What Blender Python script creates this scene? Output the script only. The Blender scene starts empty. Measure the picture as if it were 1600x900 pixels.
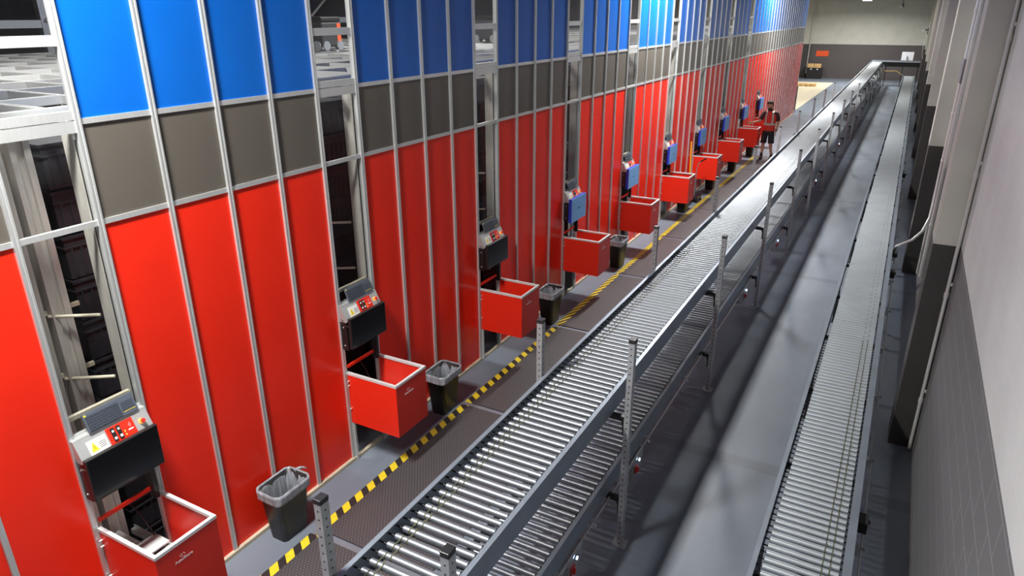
import bpy, math, random
from mathutils import Vector, Matrix
random.seed(7)
PI = math.pi
scene = bpy.context.scene
C = scene.collection

# ------------------------------------------------------------------ camera
CAM_H = 4.3
yaw, pitch, roll = math.radians(28.839), math.radians(21.557), math.radians(-0.205)
fw = Vector((-math.sin(yaw)*math.cos(pitch), math.cos(yaw)*math.cos(pitch), -math.sin(pitch)))
rt = fw.cross(Vector((0, 0, 1))).normalized()
up = rt.cross(fw)
r2 = rt*math.cos(roll) + up*math.sin(roll)
u2 = -rt*math.sin(roll) + up*math.cos(roll)
cd = bpy.data.cameras.new('camera')
cam = bpy.data.objects.new('camera', cd)
C.objects.link(cam)
cam.matrix_world = Matrix(((r2.x, u2.x, -fw.x, 0), (r2.y, u2.y, -fw.y, 0), (r2.z, u2.z, -fw.z, CAM_H), (0, 0, 0, 1)))
cd.sensor_width = 36
cd.lens = 1087.4/1600*36
cd.clip_start = 0.05
cd.clip_end = 200
scene.camera = cam

# ------------------------------------------------------------------ view, world
vs = scene.view_settings
vs.view_transform = 'Standard'
vs.look = 'None'
vs.gamma = 1
vs.use_curve_mapping = False
vs.exposure = 0.22
world = bpy.data.worlds.new('World')
scene.world = world
world.use_nodes = True
world.node_tree.nodes['Background'].inputs[0].default_value = (0.5, 0.55, 0.65, 1)
world.node_tree.nodes['Background'].inputs[1].default_value = 0.03

LAMP_X, LAMP_Z = -3.5, 6.1
LAMP_Y = [1.3, 13.4, 25.2, 36.6, 48.0]
LAMP_P = [430, 420, 430, 440, 420]
HALL_FILL_LAMPS = [(-6.6, 3.5, 6.3, 170), (-6.6, 10, 6.3, 150), (-6.6, 19, 6.3, 160), (-6.6, 29, 6.3, 160), (-8.5, 44, 6.5, 400)]  # unseen lamps, added to brighten the grid interior and the hall behind it

# ------------------------------------------------------------------ materials
def nt(name):
    m = bpy.data.materials.new(name)
    m.use_nodes = True
    t = m.node_tree
    return m, t, t.nodes['Principled BSDF']

def mat(name, col, rough=0.5, metal=0.0, noise=0.0, nscale=8.0, bump=0.0, bscale=60.0, spec=0.5, coat=0.0, stretch=None):
    m, t, b = nt(name)
    b.inputs['Base Color'].default_value = (*col, 1)
    b.inputs['Roughness'].default_value = rough
    b.inputs['Metallic'].default_value = metal
    b.inputs['Specular IOR Level'].default_value = spec
    b.inputs['Coat Weight'].default_value = coat
    tc = t.nodes.new('ShaderNodeTexCoord')
    src = tc.outputs['Object']
    if stretch:
        mp = t.nodes.new('ShaderNodeMapping')
        mp.inputs['Scale'].default_value = stretch
        t.links.new(src, mp.inputs[0])
        src = mp.outputs[0]
    if noise > 0:
        n = t.nodes.new('ShaderNodeTexNoise')
        n.inputs['Scale'].default_value = nscale
        n.inputs['Detail'].default_value = 5
        t.links.new(src, n.inputs['Vector'])
        r = t.nodes.new('ShaderNodeValToRGB')
        r.color_ramp.elements[0].position = 0.3
        r.color_ramp.elements[1].position = 0.7
        r.color_ramp.elements[0].color = (*[c*(1-noise) for c in col], 1)
        r.color_ramp.elements[1].color = (*[min(1, c*(1+noise)) for c in col], 1)
        t.links.new(n.outputs[0], r.inputs[0])
        t.links.new(r.outputs[0], b.inputs['Base Color'])
    if bump > 0:
        n2 = t.nodes.new('ShaderNodeTexNoise')
        n2.inputs['Scale'].default_value = bscale
        t.links.new(src, n2.inputs['Vector'])
        bp = t.nodes.new('ShaderNodeBump')
        bp.inputs['Strength'].default_value = bump
        bp.inputs['Distance'].default_value = 0.01
        t.links.new(n2.outputs[0], bp.inputs['Height'])
        t.links.new(bp.outputs[0], b.inputs['Normal'])
    return m

def emis(name, col, s):
    m, t, b = nt(name)
    b.inputs['Base Color'].default_value = (*col, 1)
    b.inputs['Emission Color'].default_value = (*col, 1)
    b.inputs['Emission Strength'].default_value = s
    return m

def mathn(t, op, a, b=None, c=None):
    n = t.nodes.new('ShaderNodeMath')
    n.operation = op
    for i, v in enumerate((a, b, c)):
        if v is None: continue
        if isinstance(v, (int, float)): n.inputs[i].default_value = v
        else: t.links.new(v, n.inputs[i])
    return n.outputs[0]

def mixcol(t, fac, c1, c2):
    n = t.nodes.new('ShaderNodeMix')
    n.data_type = 'RGBA'
    t.links.new(fac, n.inputs[0])
    for i, c in ((6, c1), (7, c2)):
        if isinstance(c, tuple): n.inputs[i].default_value = (*c, 1)
        else: t.links.new(c, n.inputs[i])
    return n.outputs[2]

def sepxyz(t, kind='Object'):
    tc = t.nodes.new('ShaderNodeTexCoord')
    s = t.nodes.new('ShaderNodeSeparateXYZ')
    t.links.new(tc.outputs[kind], s.inputs[0])
    return tc, s.outputs[0], s.outputs[1], s.outputs[2]

M = {}
M['red'] = mat('red_laminate', (0.88, 0.026, 0.009), 0.27, noise=0.04, nscale=1.5, bump=0.04, bscale=3, spec=0.35)
M['boxred'] = mat('red_painted_steel', (0.78, 0.024, 0.008), 0.38, noise=0.03, nscale=3)
M['blue'] = mat('blue_laminate', (0.002, 0.120, 0.54), 0.3, noise=0.05, nscale=1.5, bump=0.05, bscale=3, spec=0.25)
M['grey'] = mat('grey_laminate', (0.116, 0.104, 0.088), 0.33, noise=0.05, nscale=1.5, bump=0.05, bscale=3, spec=0.35)
M['alu'] = mat('anodised_aluminium', (0.62, 0.64, 0.64), 0.38, 0.55, noise=0.06, nscale=6, stretch=(20, 20, 1))
M['aluw'] = mat('pale_aluminium', (0.72, 0.74, 0.74), 0.4, 0.25, noise=0.05, nscale=5)
M['galv'] = mat('galvanised_steel', (0.50, 0.52, 0.54), 0.38, 0.75, noise=0.12, nscale=14)
M['rail'] = mat('zinc_side_rail', (0.26, 0.30, 0.35), 0.42, 0.5, noise=0.08, nscale=5)
M['roller'] = mat('polished_roller_steel', (0.26, 0.28, 0.30), 0.46, 0.85, noise=0.06, nscale=3)
M['roller_end'] = mat('roller_end_steel', (0.40, 0.41, 0.41), 0.40, 0.75, noise=0.06, nscale=30)
M['black'] = mat('black_plastic', (0.012, 0.012, 0.013), 0.4)
M['blackm'] = mat('black_painted_metal', (0.010, 0.010, 0.011), 0.35)
M['screen'] = mat('black_screen', (0.006, 0.006, 0.007), 0.12)
M['roller_pale'] = mat('pale_zinc_roller', (0.60, 0.65, 0.68), 0.42, 0.75, noise=0.06, nscale=3)
M['belt'] = mat('olive_drive_belt', (0.16, 0.17, 0.08), 0.5)
M['beltd'] = mat('dark_drive_belt', (0.05, 0.05, 0.05), 0.5)
M['bin'] = mat('black_wastebasket_plastic', (0.014, 0.014, 0.015), 0.42, bump=0.1, bscale=200)
M['liner'] = mat('grey_plastic_bag', (0.26, 0.28, 0.31), 0.25, noise=0.35, nscale=25, bump=0.6, bscale=45, stretch=(1, 1, .2))
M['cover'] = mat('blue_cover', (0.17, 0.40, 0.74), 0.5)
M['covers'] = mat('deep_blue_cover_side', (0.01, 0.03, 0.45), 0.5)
M['kb'] = mat('slate_keyboard', (0.075, 0.09, 0.12), 0.5)
M['key'] = mat('dark_keys', (0.045, 0.055, 0.075), 0.45)
M['console'] = mat('brushed_console_steel', (0.50, 0.52, 0.52), 0.38, 0.5, noise=0.05, nscale=8)
M['label'] = mat('white_label', (0.75, 0.75, 0.72), 0.5)
M['yellow'] = mat('warning_yellow', (0.85, 0.62, 0.03), 0.5)
M['white'] = mat('white_ink', (0.85, 0.85, 0.85), 0.5)
M['estop'] = mat('stop_button_red', (0.75, 0.03, 0.02), 0.35)
M['amber'] = emis('amber_glow', (1.0, 0.35, 0.05), 0.7)
M['led'] = emis('blue_white_led', (0.55, 0.70, 1.0), 14)
M['switch'] = mat('red_yellow_switch', (0.42, 0.03, 0.02), 0.4)
M['beige'] = mat('beige_mat', (0.58, 0.52, 0.38), 0.6, noise=0.05, nscale=2)
M['seal'] = mat('cream_skirting', (0.52, 0.46, 0.34), 0.6, noise=0.15, nscale=6)
M['wood'] = mat('pale_wood', (0.62, 0.40, 0.17), 0.55, noise=0.2, nscale=12)
M['binstore'] = mat('dark_storage_bin', (0.030, 0.030, 0.036), 0.5, noise=0.2, nscale=10, spec=0.3)
M['taup'] = mat('old_aluminium_profile', (0.58, 0.55, 0.50), 0.45, 0.2, noise=0.12, nscale=9, stretch=(6, 6, .6))
M['brace'] = mat('cream_brace', (0.62, 0.57, 0.44), 0.5)
M['gridw'] = mat('white_grid_rail', (0.56, 0.56, 0.55), 0.4, 0.1)
M['pipe'] = mat('painted_conduit', (0.60, 0.60, 0.57), 0.35, 0.2)
M['jbox'] = mat('grey_junction_box', (0.17, 0.175, 0.18), 0.45)
M['orange'] = mat('orange_sign', (0.85, 0.10, 0.02), 0.5)
M['paper'] = mat('white_paper', (0.75, 0.77, 0.82), 0.6)
M['lampbody'] = mat('lamp_housing', (0.5, 0.5, 0.5), 0.4, 0.3)
M['lens'] = emis('lamp_lens', (1.0, 0.97, 0.92), 25)
M['skin'] = mat('skin', (0.52, 0.27, 0.18), 0.5)
M['hair'] = mat('dark_hair', (0.035, 0.020, 0.013), 0.7, bump=0.4, bscale=150)
M['vest'] = mat('red_vest', (0.62, 0.03, 0.02), 0.7, bump=0.3, bscale=20)
M['reflect'] = mat('silver_tape', (0.50, 0.46, 0.38), 0.35, 0.1)
M['shirt'] = mat('dark_maroon_shirt', (0.045, 0.012, 0.014), 0.8, bump=0.3, bscale=20)
M['shorts'] = mat('black_shorts', (0.012, 0.013, 0.018), 0.8, bump=0.3, bscale=20)
M['shoe'] = mat('black_shoe', (0.010, 0.010, 0.012), 0.5)
M['eye'] = mat('eye', (0.03, 0.02, 0.02), 0.2)
M['robot'] = mat('robot_black', (0.035, 0.035, 0.038), 0.4)
M['broom'] = mat('broom_yellow', (0.95, 0.50, 0.01), 0.4)
M['strap'] = mat('tan_strap', (0.45, 0.32, 0.10), 0.6)
M['conc'] = mat('ceiling_grey', (0.07, 0.07, 0.07), 0.8, noise=0.1)

def glass_mat():
    m = bpy.data.materials.new('window_glass')
    m.use_nodes = True
    t = m.node_tree
    t.nodes.clear()
    o = t.nodes.new('ShaderNodeOutputMaterial')
    mx = t.nodes.new('ShaderNodeMixShader')
    tr = t.nodes.new('ShaderNodeBsdfTransparent')
    tr.inputs[0].default_value = (0.93, 0.94, 0.94, 1)
    gl = t.nodes.new('ShaderNodeBsdfGlossy')
    gl.inputs['Roughness'].default_value = 0.06
    fr = t.nodes.new('ShaderNodeFresnel')
    fr.inputs[0].default_value = 1.45
    ge = t.nodes.new('ShaderNodeNewGeometry')
    t.links.new(mathn(t, 'MULTIPLY', fr.outputs[0], mathn(t, 'SUBTRACT', 1.0, ge.outputs['Backfacing'])), mx.inputs[0])
    t.links.new(tr.outputs[0], mx.inputs[1])
    t.links.new(gl.outputs[0], mx.inputs[2])
    t.links.new(mx.outputs[0], o.inputs[0])
    return m
M['glass'] = glass_mat()

def floor_mat():
    m, t, b = nt('grey_epoxy_floor')
    tc = t.nodes.new('ShaderNodeTexCoord')
    n = t.nodes.new('ShaderNodeTexNoise'); n.inputs['Scale'].default_value = 1.3; n.inputs['Detail'].default_value = 7
    mp = t.nodes.new('ShaderNodeMapping'); mp.inputs['Scale'].default_value = (1.5, .5, 1)
    t.links.new(tc.outputs['Object'], mp.inputs[0]); t.links.new(mp.outputs[0], n.inputs['Vector'])
    r = t.nodes.new('ShaderNodeValToRGB')
    r.color_ramp.elements[0].position = .3; r.color_ramp.elements[1].position = .75
    r.color_ramp.elements[0].color = (0.135, 0.160, 0.200, 1)
    r.color_ramp.elements[1].color = (0.205, 0.240, 0.290, 1)
    t.links.new(n.outputs[0], r.inputs[0])
    # slab joints
    s = t.nodes.new('ShaderNodeSeparateXYZ'); t.links.new(tc.outputs['Object'], s.inputs[0])
    fy = mathn(t, 'FRACT', mathn(t, 'DIVIDE', mathn(t, 'SUBTRACT', s.outputs[1], 6.3), 6.0))
    j = mathn(t, 'LESS_THAN', fy, 0.03)
    col = mixcol(t, mathn(t, 'MULTIPLY', j, 0.45), r.outputs[0], (0.10, 0.11, 0.13))
    t.links.new(col, b.inputs['Base Color'])
    b.inputs['Roughness'].default_value = 0.42
    b.inputs['Specular IOR Level'].default_value = 0.4
    n2 = t.nodes.new('ShaderNodeTexNoise'); n2.inputs['Scale'].default_value = 30; t.links.new(tc.outputs['Object'], n2.inputs['Vector'])
    bp = t.nodes.new('ShaderNodeBump'); bp.inputs['Strength'].default_value = .12; bp.inputs['Distance'].default_value = .01
    t.links.new(n2.outputs[0], bp.inputs['Height']); t.links.new(bp.outputs[0], b.inputs['Normal'])
    return m
M['floor'] = floor_mat()

def block_wall_mat(name, bound, light, dark, blocks=True):
    """painted wall, dark up to `bound`, light above; concrete block joints"""
    m, t, b = nt(name)
    tc, x, y, z = sepxyz(t)
    f = mathn(t, 'GREATER_THAN', z, bound)
    n = t.nodes.new('ShaderNodeTexNoise'); n.inputs['Scale'].default_value = 2.5; n.inputs['Detail'].default_value = 6
    t.links.new(tc.outputs['Object'], n.inputs['Vector'])
    nv = mathn(t, 'MULTIPLY_ADD', n.outputs[0], 0.25, 0.87)
    col = mixcol(t, f, dark, light)
    vm = t.nodes.new('ShaderNodeVectorMath'); vm.operation = 'SCALE'
    t.links.new(col, vm.inputs[0]); t.links.new(nv, vm.inputs['Scale'])
    out = vm.outputs[0]
    b.inputs['Roughness'].default_value = 0.55
    if blocks:
        row = mathn(t, 'DIVIDE', z, 0.2)
        fz = mathn(t, 'FRACT', row)
        odd = mathn(t, 'MULTIPLY', mathn(t, 'MODULO', mathn(t, 'FLOOR', row), 2.0), 0.5)
        fyy = mathn(t, 'FRACT', mathn(t, 'ADD', mathn(t, 'DIVIDE', mathn(t, 'ADD', y, 100.0), 0.4), odd))
        hj = mathn(t, 'LESS_THAN', fz, 0.035)
        vj = mathn(t, 'LESS_THAN', fyy, 0.016)
        jj = mathn(t, 'MAXIMUM', hj, vj)
        col2 = mixcol(t, mathn(t, 'MULTIPLY', jj, 0.22), out, (0.85, 0.84, 0.82))
        out = col2
        bp = t.nodes.new('ShaderNodeBump'); bp.inputs['Strength'].default_value = .5; bp.inputs['Distance'].default_value = .006
        t.links.new(mathn(t, 'SUBTRACT', 1.0, jj), bp.inputs['Height'])
        n3 = t.nodes.new('ShaderNodeTexNoise'); n3.inputs['Scale'].default_value = 120
        t.links.new(tc.outputs['Object'], n3.inputs['Vector'])
        bp2 = t.nodes.new('ShaderNodeBump'); bp2.inputs['Strength'].default_value = .25; bp2.inputs['Distance'].default_value = .003
        t.links.new(n3.outputs[0], bp2.inputs['Height']); t.links.new(bp.outputs[0], bp2.inputs['Normal'])
        t.links.new(bp2.outputs[0], b.inputs['Normal'])
    t.links.new(out, b.inputs['Base Color'])
    return m
LIGHTP, DARKP = (0.46, 0.45, 0.42), (0.075, 0.068, 0.066)
M['blockwall'] = block_wall_mat('painted_block_wall', 2.24, (0.62, 0.64, 0.61), (0.145, 0.148, 0.145))
M['plainwall'] = block_wall_mat('painted_plain_wall', 2.24, (0.56, 0.56, 0.50), (0.095, 0.082, 0.082), False)
M['column'] = block_wall_mat('painted_column', 2.24, (0.50, 0.49, 0.43), (0.045, 0.042, 0.039), False)

def tape_mat(name, sgn, pitch, duty=0.52):
    m, t, b = nt(name)
    tc, x, y, z = sepxyz(t)
    v = mathn(t, 'ADD', mathn(t, 'MULTIPLY', x, sgn), y)
    f = mathn(t, 'LESS_THAN', mathn(t, 'FRACT', mathn(t, 'DIVIDE', mathn(t, 'ADD', v, 50.0), pitch)), duty)
    n = t.nodes.new('ShaderNodeTexNoise'); n.inputs['Scale'].default_value = 25; t.links.new(tc.outputs['Object'], n.inputs['Vector'])
    yl = mixcol(t, n.outputs[0], (0.62, 0.47, 0.02), (0.90, 0.68, 0.03))
    t.links.new(mixcol(t, f, (0.025, 0.022, 0.022), yl), b.inputs['Base Color'])
    b.inputs['Roughness'].default_value = 0.5
    return m
M['tapeA'] = tape_mat('hazard_tape_blocks', 0.75, 0.178)
M['tapeB'] = tape_mat('hazard_tape_stripes', -2.0, 0.178)

def rubber_mat():
    m, t, b = nt('studded_rubber')
    tc, x, y, z = sepxyz(t)
    p = 0.034
    rowi = mathn(t, 'FLOOR', mathn(t, 'DIVIDE', mathn(t, 'ADD', y, 50.0), p*0.7))
    off = mathn(t, 'MULTIPLY', mathn(t, 'MODULO', rowi, 2.0), 0.5)
    u = mathn(t, 'SUBTRACT', mathn(t, 'FRACT', mathn(t, 'ADD', mathn(t, 'DIVIDE', mathn(t, 'ADD', x, 50.0), p), off)), 0.5)
    v = mathn(t, 'SUBTRACT', mathn(t, 'FRACT', mathn(t, 'DIVIDE', mathn(t, 'ADD', y, 50.0), p*0.7)), 0.5)
    d = mathn(t, 'ADD', mathn(t, 'ABSOLUTE', mathn(t, 'MULTIPLY', u, 1.0)), mathn(t, 'ABSOLUTE', mathn(t, 'MULTIPLY', v, 1.6)))
    f = mathn(t, 'LESS_THAN', d, 0.26)
    t.links.new(mixcol(t, f, (0.055, 0.050, 0.054), (0.20, 0.19, 0.20)), b.inputs['Base Color'])
    b.inputs['Roughness'].default_value = 0.48
    bp = t.nodes.new('ShaderNodeBump'); bp.inputs['Strength'].default_value = .6; bp.inputs['Distance'].default_value = .004
    t.links.new(f, bp.inputs['Height']); t.links.new(bp.outputs[0], b.inputs['Normal'])
    return m
M['rubber'] = rubber_mat()

def post_mat():
    m, t, b = nt('perforated_post_steel')
    tc, x, y, z = sepxyz(t)
    fz = mathn(t, 'MULTIPLY', mathn(t, 'SUBTRACT', mathn(t, 'FRACT', mathn(t, 'DIVIDE', z, 0.055)), 0.5), 0.055)
    rx = mathn(t, 'MULTIPLY', mathn(t, 'LESS_THAN', mathn(t, 'SQRT', mathn(t, 'ADD', mathn(t, 'MULTIPLY', x, x), mathn(t, 'MULTIPLY', fz, fz))), 0.0065), 1.0)
    ry = mathn(t, 'LESS_THAN', mathn(t, 'SQRT', mathn(t, 'ADD', mathn(t, 'MULTIPLY', y, y), mathn(t, 'MULTIPLY', fz, fz))), 0.0065)
    hole = mathn(t, 'MAXIMUM', rx, ry)
    n = t.nodes.new('ShaderNodeTexNoise'); n.inputs['Scale'].default_value = 20; t.links.new(tc.outputs['Object'], n.inputs['Vector'])
    base = mixcol(t, n.outputs[0], (0.40, 0.42, 0.43), (0.60, 0.62, 0.62))
    t.links.new(mixcol(t, hole, base, (0.01, 0.01, 0.01)), b.inputs['Base Color'])
    t.links.new(mathn(t, 'MULTIPLY_ADD', hole, -0.6, 0.6), b.inputs['Metallic'])
    b.inputs['Roughness'].default_value = 0.42
    return m
M['post'] = post_mat()

# ------------------------------------------------------------------ mesh helpers
class MB:
    def __init__(s):
        s.v = []; s.f = []; s.sm = []; s.mi = []; s.m = 0
    def add(s, vs, fs, smooth=False):
        o = len(s.v)
        s.v += [tuple(v) for v in vs]
        for f in fs:
            s.f.append([o+i for i in f]); s.sm.append(smooth); s.mi.append(s.m)
        return s
    def box(s, x0, x1, y0, y1, z0, z1):
        if x0 > x1: x0, x1 = x1, x0
        if y0 > y1: y0, y1 = y1, y0
        if z0 > z1: z0, z1 = z1, z0
        vs = [(x0,y0,z0),(x1,y0,z0),(x1,y1,z0),(x0,y1,z0),(x0,y0,z1),(x1,y0,z1),(x1,y1,z1),(x0,y1,z1)]
        return s.add(vs, [(0,3,2,1),(4,5,6,7),(0,1,5,4),(1,2,6,5),(2,3,7,6),(3,0,4,7)])
    def prism_y(s, prof, y0, y1):
        """prof: list of (x,z), counter-clockwise seen from -Y; extruded along Y"""
        n = len(prof)
        vs = [(x, y0, z) for x, z in prof] + [(x, y1, z) for x, z in prof]
        return s.add(vs, [tuple(range(n)), tuple(range(2*n-1, n-1, -1))] + [((i+1) % n, i, n+i, n+(i+1) % n) for i in range(n)])
    def prism_zc(s, prof, z0, z1):
        n = len(prof)
        vs = [(x, y, z0) for x, y in prof] + [(x, y, z1) for x, y in prof]
        return s.add(vs, [tuple(range(n-1, -1, -1)), tuple(range(n, 2*n))] + [(i, (i+1) % n, n+(i+1) % n, n+i) for i in range(n)])
    def prism_x(s, prof, x0, x1):
        n = len(prof)
        vs = [(x0, y, z) for y, z in prof] + [(x1, y, z) for y, z in prof]
        return s.add(vs, [tuple(range(n-1, -1, -1)), tuple(range(n, 2*n))] + [(i, (i+1) % n, n+(i+1) % n, n+i) for i in range(n)])
    def cyl(s, p0, p1, r, n=12, r1=None, caps=True):
        p0 = Vector(p0); p1 = Vector(p1); d = (p1-p0).normalized()
        a = d.orthogonal().normalized(); b = d.cross(a)
        r1 = r if r1 is None else r1
        vs = []
        for p, rr in ((p0, r), (p1, r1)):
            for i in range(n):
                t = 2*PI*i/n
                vs.append(p + a*rr*math.cos(t) + b*rr*math.sin(t))
        s.add(vs, [(i, (i+1) % n, n+(i+1) % n, n+i) for i in range(n)], True)
        if caps:
            s.add(vs[:n], [tuple(range(n-1, -1, -1))])
            s.add(vs[n:], [tuple(range(n))])
        return s
    def tube(s, path, r, n=8, closed=False):
        P = [Vector(p) for p in path]; k = len(P); vs = []; fs = []
        prev = None
        for i, p in enumerate(P):
            if closed: d = (P[(i+1) % k]-P[i-1]).normalized()
            else: d = (P[min(i+1, k-1)]-P[max(i-1, 0)]).normalized()
            if prev is None: a = d.orthogonal().normalized()
            else: a = (prev - d*prev.dot(d)).normalized()
            prev = a; b = d.cross(a)
            rr = r[i] if isinstance(r, (list, tuple)) else r
            vs += [p + a*rr*math.cos(2*PI*j/n) + b*rr*math.sin(2*PI*j/n) for j in range(n)]
        for i in range(k if closed else k-1):
            o, q = i*n, ((i+1) % k)*n
            fs += [(o+j, o+(j+1) % n, q+(j+1) % n, q+j) for j in range(n)]
        s.add(vs, fs, True)
        if not closed:
            s.add([vs[j] for j in range(n)], [tuple(range(n-1, -1, -1))])
            s.add([vs[(k-1)*n+j] for j in range(n)], [tuple(range(n))])
        return s
    def loft(s, rings, cap0=True, cap1=True, smooth=True):
        n = len(rings[0]); vs = [p for r in rings for p in r]; fs = []
        for i in range(len(rings)-1):
            o, q = i*n, (i+1)*n
            fs += [(o+j, o+(j+1) % n, q+(j+1) % n, q+j) for j in range(n)]
        s.add(vs, fs, smooth)
        if cap0: s.add(rings[0], [tuple(range(n-1, -1, -1))])
        if cap1: s.add(rings[-1], [tuple(range(n))])
        return s
    def build(s, name, m, parent=None, bevel=0, seg=2):
        me = bpy.data.meshes.new(name)
        me.from_pydata(s.v, [], s.f)
        me.polygons.foreach_set('use_smooth', s.sm)
        ms = m if isinstance(m, (list, tuple)) else [m]
        for k in ms: me.materials.append(M[k])
        if len(ms) > 1: me.polygons.foreach_set('material_index', s.mi)
        me.update()
        o = bpy.data.objects.new(name, me)
        C.objects.link(o)
        if parent: o.parent = parent
        if bevel:
            b = o.modifiers.new('bevel', 'BEVEL'); b.width = bevel; b.segments = seg; b.limit_method = 'ANGLE'
            b.harden_normals = False
        return o

def thing(name, label, cat, loc=(0, 0, 0), group=None):
    o = bpy.data.objects.new(name, None)
    o.empty_display_size = .1
    C.objects.link(o); o.location = loc
    o['label'] = label; o['category'] = cat
    if group: o['group'] = group
    return o
def tag(o, label, cat, group=None, kind=None):
    o['label'] = label; o['category'] = cat
    if group: o['group'] = group
    if kind: o['kind'] = kind
    return o
def struct(o):
    o['kind'] = 'structure'; return o
KIDS = {}
def kids(o):
    return [c for c in bpy.data.objects if c.parent == o]
def copy_tree(o, parent=None, skip=(), tree=None):
    if tree is None:
        tree = {}
        for q in bpy.data.objects:
            if q.parent: tree.setdefault(q.parent.name, []).append(q)
    c = o.copy(); C.objects.link(c)
    if parent: c.parent = parent
    for k in tree.get(o.name, []):
        if k.name.split('.')[0] in skip: continue
        copy_tree(k, c, skip, tree)
    return c
def text_obj(name, body, size, m, parent, origin, right, upv, extrude=0.0005, align='LEFT'):
    cu = bpy.data.curves.new(name, 'FONT'); cu.body = body; cu.size = size; cu.extrude = extrude; cu.align_x = align
    tmp = bpy.data.objects.new(name+'_tmp', cu); C.objects.link(tmp)
    dg = bpy.context.evaluated_depsgraph_get()
    me = bpy.data.meshes.new_from_object(tmp.evaluated_get(dg))
    bpy.data.objects.remove(tmp)
    R_ = Vector(right).normalized(); U_ = Vector(upv).normalized(); N_ = R_.cross(U_)
    O_ = Vector(origin)
    for v in me.vertices:
        v.co = O_ + R_*v.co.x + U_*v.co.y + N_*v.co.z
    me.materials.clear(); me.materials.append(M[m])
    o = bpy.data.objects.new(name, me); C.objects.link(o)
    if parent: o.parent = parent
    return o

# ------------------------------------------------------------------ room shell
XW = 0.70          # right wall
YB = 55.0          # back wall
ZC = 7.0
struct(MB().box(-17, XW+.3, -2.5, YB+.3, -.2, 0).build('floor', 'floor'))
struct(MB().box(XW, XW+.3, -2.5, YB, 0, ZC).build('wall_right', 'blockwall'))
struct(MB().box(-17, XW+.3, YB, YB+.3, 0, ZC).build('wall_back', 'plainwall'))
struct(MB().box(-17.3, -17, -2.5, YB+.3, 0, ZC).build('wall_left', 'conc'))
struct(MB().box(-17, XW+.3, -2.8, -2.5, 0, ZC).build('wall_front', 'conc'))
struct(MB().box(-17.3, XW+.3, -2.8, YB+.3, ZC, ZC+.2).build('ceiling', 'conc'))
# pilasters of the right wall
for i in range(8):
    y = 7.49+5.96*i
    o = MB().box(0.47, XW-.002, y, y+.42, 0, ZC).build('trim_%d' % (i+1), 'column', bevel=.006)
    struct(o)
# pilasters of the back wall
struct(MB().box(-7.40, -6.52, YB-.45, YB-.002, 0, ZC).build('trim_9', 'column'))
struct(MB().box(-4.374, -4.335, 0.2, 34.4, 0, .035).build('baseboard_left', 'seal'))

# ------------------------------------------------------------------ lamps
def make_lamp(loc, power, size, label, group):
    t = thing('high_bay_lamp', label, 'ceiling lamp', loc, group)
    w, l = size
    MB().box(-w/2, w/2, -l/2, l/2, 0, .07).build('housing', 'lampbody', t, bevel=.01)
    MB().box(-w/2+.03, w/2-.03, -l/2+.03, l/2-.03, -.008, 0).build('lens', 'lens', t)
    b = MB()
    for sy in (-1, 1):
        b.cyl((0, sy*l*.35, .07), (0, sy*l*.35, ZC-loc[2]), .006, 6)
    b.build('hanging_rod', 'lampbody', t)
    ld = bpy.data.lights.new('lamp_light', 'AREA')
    ld.shape = 'RECTANGLE'; ld.size = w; ld.size_y = l; ld.spread = math.radians(165); ld.energy = power; ld.color = (1.0, .97, .93)
    lo = bpy.data.objects.new('lamp_light', ld); C.objects.link(lo); lo.parent = t
    lo.location = (0, 0, -.02)
    return t
for y, p in zip(LAMP_Y, LAMP_P):
    if y > 45:
        make_lamp((-3.05, 50, 4.93), p, (.5, .9), 'bright lamp at the top of the photo near the back wall', 'far walkway lamp'); continue
    make_lamp((LAMP_X, y, LAMP_Z), p, (.4, 1.1), 'bright lamp at the top of the photo near the back wall' if y > 45 else 'rectangular lamp hanging above the walkway beside the red wall', 'far walkway lamp' if y > 45 else 'lamps over the picking walkway')
for x, y, z, p in HALL_FILL_LAMPS:
    make_lamp((x, y, z), p, (.6, 1.2), 'added unseen lamp brightening the grid and hall behind the wall', 'added fill lamps behind the wall')

# ------------------------------------------------------------------ storage enclosure (red / grey / blue cladding)
X0 = -4.374
PY0, PP = 2.485, 0.507           # post 1 (right side of first window)
ZTOP = 5.4
enc = thing('storage_enclosure', 'long panelled wall of red, grey and blue boards between silver posts', 'panelled wall', (X0, 0, 0))
kmin, kmax = -4, 63
def py(k): return PY0+PP*k
WIN = [k for k in range(kmin, 41) if (k+1) % 5 == 0]      # window between post k and k+1 : k=-1,4,9...
def window_at(k): return k in WIN and k >= -1 and k <= 44
post_mesh = None
for k in range(kmin, kmax+1):
    if post_mesh is None:
        mb = MB().box(-.02, .022, -.0175, .0175, 0, ZTOP)
        mb.box(.022, .026, -.0175, -.006, 0, ZTOP); mb.box(.022, .026, .006, .0175, 0, ZTOP)
        o = mb.build('frame_post', 'alu', enc)
        post_mesh = o
    else:
        o = post_mesh.copy(); C.objects.link(o)
    o.location = (0, py(k), 0)
def share(cache, key, maker):
    if key in cache:
        o = cache[key].copy(); C.objects.link(o); return o
    cache[key] = maker(); return cache[key]
cache = {}
hw = PP/2-.0165
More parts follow.
